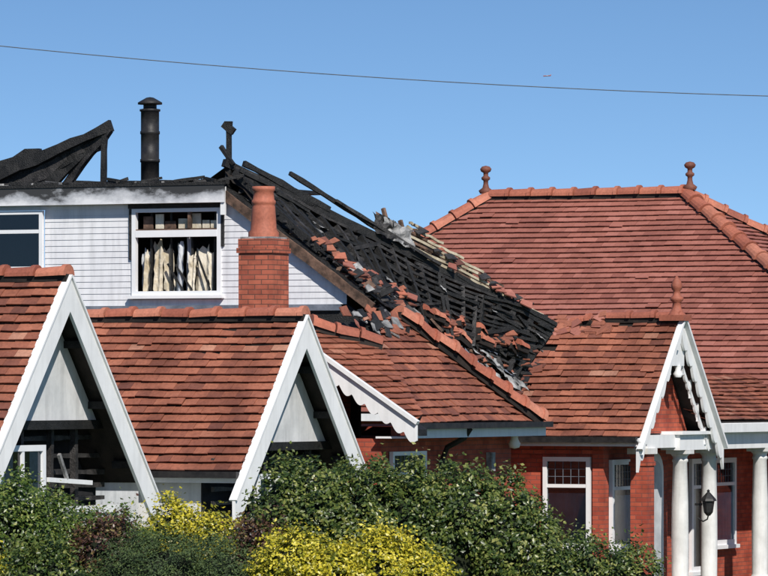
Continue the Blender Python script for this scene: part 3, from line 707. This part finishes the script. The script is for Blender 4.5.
shrub('golden_shrub.001',[(-.9,48.7,1.25,.33,.4,.5),(-.5,48.6,1.1,.35,.4,.55),(-.05,48.7,1.2,.35,.4,.58),(.32,48.7,1.08,.33,.4,.5)],850,26,.045,'yellow',seed=5,spread=.055)
shrub('golden_shrub.002',[(-3.95,48.8,1.2,.22,.3,.42)],100,22,.045,'yellow',seed=15)
shrub('clipped_conifer_hedge',[(-2.1,49.2,1.0,.55,.5,.72),(-1.6,49.2,1.0,.5,.5,.7),(-2.5,49.3,.95,.4,.5,.75)],900,40,.03,'conifer',seed=6,spread=.05,elong=2.5)
shrub('bronze_shrub',[(-1.15,49.4,1.05,.35,.4,.75),(-1.35,49.5,1.1,.2,.3,.75),(-2.75,49.6,1.3,.3,.3,.6)],420,26,.045,'bronze',seed=7)
shrub('green_shrub.001',[(2.0,49.5,1.0,.4,.4,.7),(2.4,49.5,.9,.4,.4,.7),(1.7,49.4,.9,.3,.4,.7),(-3.3,48.7,.9,.5,.4,.75)],800,28,.046,'green',seed=8,spread=.055)

# ------------------------------------------------------------------ overhead cable and poles, aircraft
k=MB(); pts=[]
for i in range(61):
    X=-14+40*i/60; pts.append((X,55,6.632-.0652*X+.0043*X*X+.0))
k.tube(pts,.0055,'cable',6); k.make('overhead_cable')
for X in (-14,26):
    k=MB(); zt=6.632-.0652*X+.0043*X*X
    k.lathe([(.15,GZ),(.11,zt+.3),(.09,zt+.34)],X,55.12,'wood',12); k.box(X-.5,X+.5,54.95,55.0,zt+.0,zt+.1,'wood')
    for d in (-.4,0,.4): k.lathe([(.03,0),(.045,.04),(.03,.08),(.04,.12),(.02,.15)],X+d,54.97,'stone',8,zt+.1)
    k.make('utility_pole')
k=MB(); px,py,pz=(547-384)*.0012*1000,6000,3.2+314*1.2
k.tube([(px-4.5,py,pz),(px-3,py,pz),(px+3,py,pz+.3),(px+4.6,py,pz+.5)],.6,'ridge',8); k.prism([(px-1,py-5,pz),(px+1,py-5,pz),(px+1.2,py+5,pz),(px-.8,py+5,pz)],(0,0,.3),'white')
k.prism([(px+3.6,py,pz+.4),(px+4.8,py,pz+.4),(px+5,py,pz+2),(px+4.4,py,pz+2)],(0,.2,0),'ridge'); k.make('light_aircraft')

# ------------------------------------------------------------------ world, sun, camera
W=D.worlds.new('World'); SC.world=W; W.use_nodes=True; nt=W.node_tree; bg=nt.nodes['Background']
sx,sy,el=.3,-.95,math.radians(41)
sky=nt.nodes.new('ShaderNodeTexSky'); sky.sky_type='NISHITA'; sky.sun_disc=False; sky.sun_elevation=el; sky.sun_rotation=math.atan2(sx,sy)
sky.air_density=1.0; sky.dust_density=.2; sky.ozone_density=2.5
tc=nt.nodes.new('ShaderNodeTexCoord'); mp=nt.nodes.new('ShaderNodeMapping'); mp.vector_type='POINT'
mp.inputs['Location'].default_value=(0,0,.11); mp.inputs['Scale'].default_value=(1,1,2.6)
nt.links.new(tc.outputs['Generated'],mp.inputs['Vector']); nt.links.new(mp.outputs[0],sky.inputs['Vector'])
hs=nt.nodes.new('ShaderNodeHueSaturation'); hs.inputs['Saturation'].default_value=1.14; nt.links.new(sky.outputs[0],hs.inputs['Color'])
nt.links.new(hs.outputs[0],bg.inputs['Color']); bg.inputs['Strength'].default_value=.138
sl=D.lights.new('sun','SUN'); sl.energy=5.0; sl.angle=math.radians(.5); sl.color=(1,.95,.88)
so=D.objects.new('sun',sl); SC.collection.objects.link(so)
h=V((sx,sy,0)).normalized()*math.cos(el)+V((0,0,math.sin(el))); so.rotation_euler=(h).to_track_quat('Z','Y').to_euler(); so.location=(10,-10,40)
cd=D.cameras.new('camera'); cd.lens=5000/768*36; cd.sensor_width=36; cd.shift_y=102/768; cd.clip_end=20000; cd.clip_start=1
co=D.objects.new('camera',cd); SC.collection.objects.link(co); co.location=(0,0,3.2); co.rotation_euler=(math.radians(90),0,0); SC.camera=co
SC.view_settings.view_transform='Standard'; SC.view_settings.look='None'; SC.view_settings.exposure=0
